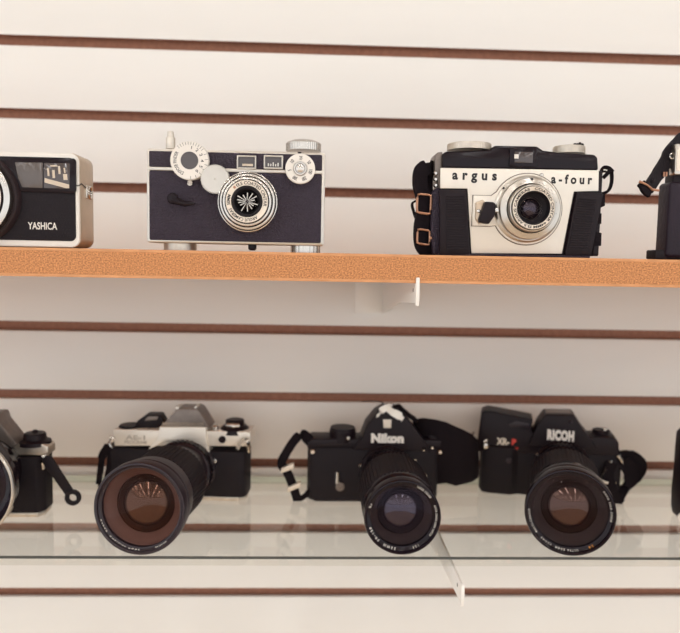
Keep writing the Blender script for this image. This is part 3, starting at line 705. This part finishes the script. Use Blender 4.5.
x_, z_ = L_(214.5, 461, -9); mb = MB(); mb.lathe([(2.2, -7), (2.2, -9.4), (0, -10)], x_, z_, 20); obj('lens_release', mb, CHROME, S)
ENG = mat('shallow_engraving', lin(176, 168, 158), .5, .3)
tpx(f, 'AE-1', tp, ENG, 125.5, 145, 435.5, 439.5, -6.2, .02, 1.0); tpx(f, 'PROGRAM', tp, ENG, 124.5, 146.5, 441, 443.5, -6.2, .01, 1.0)
mb = MB(); mb.ribbon([f.V(237.5, 449, -11), f.V(240, 444, -11), f.V(245, 439.5, -11), f.V(248, 442, -11), f.V(249.5, 452, -8)], 3.6, 1.6, (0, 0, 1)); obj('strap_ring', mb, CHROME, S)
mb = MB(); mb.tube([f.V(112, 449, -6), f.V(109, 443, -6), f.V(111, 437, -6), f.V(115, 439, -6)], 1.8, 8); obj('strap_ring', mb, CHROME, S)
mb = MB(); mb.ribbon([f.V(109, 446, -8), f.V(103, 454, -9), f.V(101, 466, -9), f.V(98.5, 484, -9)], [9, 8, 6, 5.5], 2, (1, .2, 0)); mb.ribbon([f.V(109, 446, -6), f.V(110, 458, -7), f.V(107.5, 474, -8), f.V(104, 484, -9), f.V(99, 485, -9)], 5, 2, (1, .2, 0)); obj('strap', mb, WEB, S)
mb = MB(); q = f.V(187, 470, -9); rm = 29.5
rm=25; mb.lathe([(rm+4, -7), (rm+4, -11), (rm+1, -14), (rm-2, -14)], q.x, 33, 64, cap=False); obj('lens_mount', mb, PURP, S)
kf = FPX/(CAM_D-208)
RF = 46.6/1.207
yl = -(208+YA); fr = f.V(140.6, 510, 0)
pf = at(138.8, 510, -213.5); pf.z = GZ+RF+.6; fl = f.Ri @ (pf-f.o)
q = f.V(185, 468, -9)
long_lens(f, S, Vector((q.x, -10, 33)), fl, RF, 29, 0, F_CLEAR, IN_BROWN, BAF_BR, [('ZOOM 70-210MM  MACRO', 180, 252, WHT), ('AUTO ZOOM LENS', 140, 158, WHT)], r2=.74, Rc2=1.0, mid=.865)

# ---- black reflex with strap and paper tag
YN = -78
f = Frame(at(385, 503, YN).x, YN, GZ, 0)
N = f.empty('reflex_camera', 'all-black reflex camera with a paper tag on its hot shoe, tilting lens and wide strap', 'camera')
L_ = f.L
a0, _ = L_(307, 490, 0); a1, _ = L_(437.5, 490, 0); zt_ = L_(385, 446, 0)[1]
mb = MB(); mb.prism([(a0, 4), (a0+3, -5), (a0+9, -8), (a1-9, -8), (a1-2, -5), (a1, 4), (a1, 20), (a1-4, 24), (a0+4, 24), (a0, 20)], 3.8, zt_, 1.2, axis='z', ang=.8); obj('body', mb, GRAIN, N)
mb = MB(); mb.prism([(a0+1, 2), (a0+9, -7), (a1-9, -7), (a1-1, 2), (a1-2, 22), (a0+2, 22)], 0.03, 4, .8, axis='z'); obj('base_plate', mb, BLK, N)
P = f.P([(307.5, 448), (307.5, 441), (312, 438.5), (446, 440), (449, 444), (449, 449)], -6); mb = MB(); mb.prism(P, -6, 22, 1.2, 3); tp = obj('top_plate', mb, BLK, N)
P = f.P([(352, 450), (362, 438), (367, 425), (377, 413), (384, 409), (396, 409), (404, 413), (415, 428), (424, 440), (432, 452)], -10)
mb = MB(); mb.prism(P, -10, 18, 1.4, 3); ph = obj('prism_housing', mb, BLK, N)
tpx(f, 'Nikon', ph, WHT, 371, 404, 433.6, 443, -10.3, .07, 1.05)
P = f.P([(383, 419.5), (391.5, 419.5), (391, 428), (383.5, 428)], -10.3); mb = MB(); mb.prism(P, -10.6, -10, .2); o = obj('front_badge', mb, CREAM, N)
x_, z_ = L_(342.5, 440, 6); mb = MB(); knob(mb, x_, 6, z_-.5, 13.5, 14.5); obj('speed_dial', mb, BLK, N)
x_, z_ = L_(323, 440, 6); mb = MB(); knob(mb, x_, 6, z_-.5, 7, 3.5); obj('frame_counter', mb, BLK, N)
x_, z_ = L_(434, 441, 6); mb = MB(); knob(mb, x_, 8, z_-.5, 12, 8); obj('rewind_knob', mb, BLK, N)
mb = MB()
for a, b, r in ((348.5, 438, 1.6),): x_, z_ = L_(a, b, -7); mb.lathe([(r, -6), (r, -9), (0, -9.4)], x_, z_, 14)
obj('dial_index', mb, SATIN, N)
for a, b, r in ((312.8, 451.8, 2.6), (360.5, 465.5, 2.2), (423.7, 449, 2.5), (432.2, 447.8, 1.6), (440.2, 452.2, 2.2), (415, 460.5, 2), (425, 475.5, 2.3)):
    x_, z_ = L_(a, b, -9); mb = MB(); mb.lathe([(r, -5), (r, -9), (r*.7, -10), (0, -10)], x_, z_, 18); obj('body_screw', mb, CHROME, N)
mb = MB(); q0 = f.V(337.5, 472, -9); q1 = f.V(337, 483, -9); mb.tube([q0, q1], 1.9, 12); x_, z_ = L_(340, 486.5, -8); lv = obj('self_timer_lever', mb, SATIN, N)
mb = MB(); mb.lathe([(4.6, -7), (4.6, -9), (3.8, -9.6), (2, -9.6), (1.6, -9), (0, -9)], x_, z_, 24); obj('lever_boss', mb, GRAYM, lv)
V = f.V
mb = MB(); mb.ribbon([V(316, 447, 0), V(309, 440, -2), V(302, 434, -4), V(294, 441, -6), V(285, 455, -7), V(281.5, 464, -7), V(287, 472, -7), V(293, 486, -7), V(298, 502, -6)], [10, 11, 10, 9, 9, 9, 9, 9, 9], 2.2, (1, 0, .55))
mb.ribbon([V(298, 500, -6), V(306, 495, -4), V(311, 488, -2)], 5, 2, (0, 0, 1)); st = obj('strap', mb, WEB, N, floor=.3)
for a, b, c, d in ((281, 470.5, 294, 465.5), (287.5, 489.5, 300.5, 484)):
    mb = MB(); p0, p1 = V(a, b, -9), V(c, d, -9); n_ = Vector((0, 0, 2.6))
    mb.prism([(p0.x, p0.z-2.6), (p1.x, p1.z-2.6), (p1.x, p1.z+2.6), (p0.x, p0.z+2.6)], -11.5, -4.5, .8); obj('strap_slider', mb, CREAM, st)
# neck pad standing on edge, bulging out to the right
mb = MB(); cols = [(413, 419, 470), (424, 417.8, 478), (436, 419.5, 484.5), (446, 422, 483), (456, 426.5, 486), (464, 430, 484), (472, 434, 482), (478, 440, 478)]
ys_ = [14, 6, 0, -4, -5, -3, 2, 10]; top = []; 
rows_ = []
for (a, t, b), yy in zip(cols, ys_):
    rows_.append([V(a, t, yy), V(a, t, yy)+Vector((0, -3, -6)), V(a, (t+b)/2, yy)+Vector((0, -5, 0)), V(a, b, yy)+Vector((0, -3, 5)), V(a, b, yy), V(a, b, yy)+Vector((0, 3, 2)), V(a, t, yy)+Vector((0, 3, -2))])
R_ = [[mb.bm.verts.new(v) for v in r] for r in rows_]
for i in range(len(R_)-1):
    for k in range(7): mb.bm.faces.new([R_[i][k], R_[i+1][k], R_[i+1][(k+1) % 7], R_[i][(k+1) % 7]])
mb.bm.faces.new(R_[0]); mb.bm.faces.new(R_[-1][::-1])
obj('neck_pad', mb, WEB, N, sharp=.9)
mb = MB(); mb.ribbon([V(392, 409, 2), V(398, 406, 0), V(403, 410, -2), V(410, 416, 0), V(416, 420, 4)], [6, 8, 8, 8, 9], 3, (.2, 1, 0)); mb.ribbon([V(371, 424, -3), V(376, 414, -4), V(384, 406.5, -4), V(392, 404, -2)], 5, 1.5, (0, 1, 0)); obj('strap', mb, WEB, N, floor=.3)
q = f.V(386.5, 470, -9)
RN = 39.0/1.207
pf = at(402.8, 516.5, -213.5); pf.z = GZ+RN+.6; fl = f.Ri @ (pf-f.o)
mb = MB(); mb.lathe([(27, -7), (27, -12), (25, -14), (22, -14)], q.x, 33, 64, cap=False); obj('lens_mount', mb, BLK, N)
ln = long_lens(f, N, Vector((q.x+2, -10, 33)), fl, RN, 24, 0, F_PURP, IN_PURP, BAF_BK, [('SUPER COLOR', 25, 55, WHT), ('AUTO ZOOM LENS JAPAN', 70, 125, WHT), ('1:3.5', 150, 160, WHT), ('52MM  70-150', 190, 250, WHT), ('No', 285, 292, WHT)], r2=.76, Rc2=1.05, glassr=.82, mid=.98)
# paper tag
tg = Frame(f.o.x+V(390, 412, -12).x, f.o.y-12, f.o.z+V(390, 416, -12).z)
T = tg.empty('paper_tag', 'crumpled white paper tag tied on top of the all-black reflex camera', 'tag')
mb = MB(); g = lambda a, b, y: tg.V(a, b, y)
mb.ribbon([g(377.5, 417, -2), g(381, 411, -4), g(388, 407, -3), g(392, 405.5, 0)], [5, 7, 7, 4], .5, (.6, 0, .9)); mb.ribbon([g(384, 406, -1), g(392, 412, -5), g(398, 415, -6), g(403, 419.5, -5)], [5, 8, 8, 5], .5, (-.5, 0, .9))
obj('tag_sheet', mb, PAPER, T)
mb = MB(); mb.tube(smooth([g(362, 401.5, 6), g(372, 400.8, 4), g(381, 402, 2), g(385, 405.5, 0), g(388, 409, -2)]), .45, 6); obj('tag_string', mb, BLK, T)

# ---- black reflex with rose lens
YR = -62
f = Frame(at(550, 500, YR).x, YR, GZ, -15)
Rr = f.empty('reflex_camera', 'all-black reflex camera turned left with white maker lettering and a red mark beside it', 'camera')
L_ = f.L; V = f.V
a0, _ = L_(479, 480, 18); a1, _ = L_(621, 480, 0); zt_ = L_(550, 448, 0)[1]
mb = MB(); mb.prism([(a0, 4), (a0+3, -9), (a0+9, -12), (a0+34, -12), (a0+40, -7), (a1-9, -7), (a1-2, -4), (a1, 4), (a1, 20), (a1-4, 24), (a0+4, 24), (a0, 20)], .05, zt_, 1.5, axis='z', ang=.7); obj('body', mb, GRAIN, Rr)
P = f.P([(477, 444), (481, 413), (487, 410.5), (533, 419.5), (531.5, 430), (537, 437), (600, 437), (615, 438), (619, 443), (619, 456), (478, 452)], -8); mb = MB(); mb.prism(P, -8, 22, 1.5, 3); tp = obj('top_plate', mb, BLK, Rr)
P = f.P([(528, 446), (538, 424), (545, 414.5), (574, 415), (583, 429), (592, 440), (598, 450)], -12)
mb = MB(); mb.prism(P, -12, 18, 1.4, 3); ph = obj('prism_housing', mb, BLK, Rr)
mb = MB(); P = f.P([(546, 415), (546, 412.3), (572, 412.8), (572, 415)], -4); mb.prism(P, -4, 12, .3); obj('hot_shoe', mb, GRAYM, Rr)
tpx(f, 'RICOH', ph, WHT, 547, 574.5, 431, 440, -12.3, .075, 1.1)
x_, z_ = L_(601, 438, 6); mb = MB(); mb.lathe([(0, z_-1), (14, z_-1), (13, z_+3), (9, z_+5), (9, z_+8), (8, z_+9), (0, z_+9)], x_, 8, 36, axis='z'); kb = obj('rewind_knob', mb, BLK, Rr)
mb = MB(); c_ = V(605, 430.5, -2); mb.lathe([(0, c_.z-1), (3, c_.z-1), (3, c_.z+1.2), (0, c_.z+1.6)], c_.x, 4, 18, axis='z'); obj('crank_hub', mb, CHROME, kb)
tpx(f, 'XR-', tp, SATIN, 496.5, 509.5, 438.5, 444.5, -8.3, .05, 1.0)
tpx(f, 'P', tp, RED, 511.5, 516.5, 439, 445, -8.35, .08, 1.0)
mb = MB(); P = f.P([(497, 446.5), (518, 447.5), (518, 449.3), (497, 448.3)], -8.3); mb.prism(P, -8.6, -8, .1); obj('red_stripe', mb, RED, Rr)
mb = MB(); c_ = V(485.5, 446, -13); mb.tube([V(487, 440, -12), V(484.5, 441.5, -13), V(484, 446, -13)], 1.3, 8); mb.lathe([(3, -8), (3, -13), (0, -14)], c_.x, c_.z, 20); obj('strap_lug', mb, CHROME, Rr)
mb = MB(); c_ = V(509, 461, -13); mb.lathe([(3, -11), (3, -13), (0, -13.6)], c_.x, c_.z, 20); obj('timer_window', mb, PURP, Rr)
mb = MB(); mb.tube([V(473.5, 432, -4), V(471.5, 440, -5), V(473, 446, -4)], 1.4, 8); obj('strap_lug', mb, GRAYM, Rr)
mb = MB(); P = f.P([(508, 424.5), (516, 421), (529, 423.5), (529, 427.5), (512, 427)], -8.3); mb.prism(P, -8.8, -8, .3); obj('grip_window', mb, PURP, Rr)
for a, b, r in ((580, 453.5, 1.8), (537.5, 455, 1.6), (570.5, 422.5, 2.2)):
    c_ = V(a, b, -13); mb = MB(); mb.lathe([(r, -6), (r, -13), (r*.6, -13.8), (0, -13.8)], c_.x, c_.z, 16); obj('body_screw', mb, CHROME if r < 2 else PURP, Rr)
mb = MB(); mb.tube([V(606, 469, -14), V(600, 478.5, -14), V(604, 482, -14), V(608, 483, -14)], [1.1, 1.1, 1.4, 1.6], 8); obj('strap_clip', mb, SATIN, Rr)
mb = MB(); mb.tube([V(618, 455, -8), V(621, 459, -8), V(623, 463, -8)], [2.2, 1.8, 1.2], 8); mb.tube([V(610.5, 460.5, -8), V(611, 462, -8)], 1.9, 8); mb.tube([V(616, 482, -12), V(608, 492.5, -12)], 1.0, 8); obj('strap_ring', mb, CHROME, Rr)
mb = MB(); mb.ribbon([V(617, 457, -2), V(626, 454.5, 0), V(636, 458, 4), V(641, 466, 8), V(637, 475, 6), V(629, 484, 2), V(622, 492, -2), V(616, 504, -4)], [7, 9, 11, 12, 12, 11, 10, 12], 3, (.75, .2, .65))
mb.ribbon([V(622, 460, -4), V(629, 468, -2), V(631, 478, -2), V(627, 487, -3)], [12, 15, 14, 9], 3, (1, .2, 0))
mb.ribbon([V(612, 462, -8), V(608, 476, -12), V(613, 492, -12), V(617, 505, -8)], 11, 2, (1, .1, 0)); obj('strap', mb, WEB, Rr, floor=.3)
RR = 44.8/1.207
pf = at(570, 512.5, -213.5); pf.z = GZ+RR+.6; fl = f.Ri @ (pf-f.o)
q = V(562, 470, -9)
mb = MB(); mb.lathe([(29, -6), (29, -13), (27, -15), (24, -15)], q.x, 34, 64, cap=False); obj('lens_mount', mb, BLK, Rr)
long_lens(f, Rr, Vector((q.x, -11, 34)), fl, RR, 26, 0, F_CLEAR, IN_RED, BAF_BK, [('AUTO TELE-ZOOM', 52, 98, WHT), ('1:3.5-4.5', 205, 222, WHT), ('28', 143, 150, AMB), ('ULTRA ZOOM', 166, 198, WHT), ('MULTI-COATED', 232, 268, WHT)], r2=.74, Rc2=1.0, glassr=.84, mid=.86)

# ---- reflex at the left edge
YL = -125
f = Frame(at(-15, 513, YL).x, YL, GZ, 0)
E = f.empty('reflex_camera', 'partly seen black and silver reflex camera at the left edge with a dangling looped strap', 'camera')
L_ = f.L; V = f.V
a1, _ = L_(53, 480, 18); a0 = a1-136; zt_ = L_(30, 455.5, 0)[1]
mb = MB(); mb.prism([(a0, 2), (a0+8, -7), (a1-6, -7), (a1, 0), (a1, 18), (a1-4, 22), (a0+4, 22)], 4.5, zt_, 1.5, axis='z', ang=.7); obj('body', mb, GRAIN, E)
mb = MB(); mb.prism([(a0+1, 1), (a0+8, -6), (a1-6, -6), (a1-1, 1), (a1-2, 20), (a0+2, 20)], .03, 4.6, .8, axis='z'); obj('base_plate', mb, WORN, E)
P = f.P([(-90, 455.5), (-90, 446), (10, 446), (14, 444), (43, 444), (48, 447), (48.5, 455.5)], -5); mb = MB(); mb.prism(P, -5, 14, 1.2, 3); obj('top_plate', mb, WORN, E)
P = f.P([(-60, 447), (-42, 421), (-36, 415), (-3, 415), (0, 423), (17, 444), (12, 448)], -9); mb = MB(); mb.prism(P, -9, 16, 1.3, 2); obj('prism_housing', mb, GRAYM, E)
x_, z_ = L_(33.5, 444, 2); mb = MB(); mb.lathe([(0, z_-1), (15, z_-1), (14.5, z_+2.5), (10.5, z_+4), (10, z_+8.5), (9, z_+10), (3, z_+10.5), (2, z_+12.5), (0, z_+12.5)], x_, 6, 40, axis='z'); obj('rewind_knob', mb, BLK, E)
c_ = V(17, 471, -8); mb = MB(); mb.lathe([(2, -6), (2, -9), (0, -9.6)], c_.x, c_.z, 18); obj('lens_release', mb, CREAM, E)
mb = MB(); mb.tube([V(43, 469, -8), V(42.5, 462, -9), V(43.5, 456, -9), V(46, 455, -9)], [1.6, 2, 2.6, 1.6], 10); obj('strap_ring', mb, CHROME, E)
mb = MB()
pa, pb = V(47, 459, -11), V(68, 489, -11); rc = V(73, 497.5, -11); d = (pb-pa).normalized(); n_ = Vector((-d.z, 0, d.x))
outer = []; w0, w1 = 5.2, 4.2; R_o, R_i = 7.4, 3.6
for s_ in (1,): pass
A_ = [(pa+n_*w0), (pa-d*3+n_*1.5), (pa-d*3-n_*1.5), (pa-n_*w0)]
ang0 = math.atan2(-n_.z, -n_.x)
rim = []
st_ = math.atan2((-n_).z, (-n_).x)
for i in range(25):
    t = st_+math.radians(-35)+ (2*PI-math.radians(110))*i/24 + 0
    rim.append(t)
# body of the strap tongue, then a separate ring welded on its end
mb.prism([(p.x, p.z) for p in (A_[0], A_[1], A_[2], A_[3], rc-d*5-n_*w1, rc-d*5+n_*w1)], -12.2, -9.8, .6)
mb.lathe([(R_i, -9.6), (R_i, -12.4), (R_i+.6, -12.8), (R_o-.6, -12.8), (R_o, -12.2), (R_o, -9.8), (R_i, -9.6)], rc.x, rc.z, 40, cap=False)
obj('strap', mb, GRAIN, E)
RL = 46.0
pf = at(-42, 481, -188); pf.z = GZ+RL+.4; fl = f.Ri @ (pf-f.o)
mb = MB(); L0 = abs(fl.y)
mb.lathe([(30, -5), (31, -20), (36, -24), (38, -40), (RL-1, -L0+14), (RL, -L0+4), (RL, -L0+1), (RL-.8, -L0), (RL-1.8, -L0), (RL-2.4, -L0+2), (RL-8, -L0+12), (RL-12, -L0+14)], fl.x, fl.z, 80, mats=[1, 1, 1, 1, 1, 0, 0, 0, 1, 1, 1], cap=False)
ln = obj('lens', mb, [SATIN, GLOSSB], E)
optics(ln, fl.x, fl.z, -L0+14, RL-12.5, F_PURP, IN_PURP, BAF_BK, r2=.5)

# ---- dark camera at the right edge
f = Frame(at(700, 530, -138).x, -138, GZ, 0)
D = f.empty('grip_camera', 'black rounded camera just entering at the lower right edge, white ring low on its front', 'camera')
V = f.V
P = f.P([(676.5, 431), (684, 424), (760, 424), (775, 440), (775, 529), (684, 529.5), (677, 527), (672.3, 519), (671, 505), (671.5, 487), (674, 464), (675, 447)], 24)
mb = MB(); mb.prism([(a, max(b, .05)) for a, b in P], 0, 26, 2.5, 3); obj('body', mb, BLK, D)
mb = MB(); c_ = V(683, 523, -1.5); mb.lathe([(3.2, 0), (3.2, -1.5), (5, -1.5), (5, 0)], c_.x, max(c_.z, 6), 28, cap=False); obj('dial_ring', mb, WHT, D)
mb = MB(); c_ = V(722, 478, -10); mb.lathe([(30, 0), (30, -24), (28, -26), (24, -26), (22, -20), (0, -18)], c_.x, c_.z, 48, cap=False); obj('lens', mb, BLK, D)
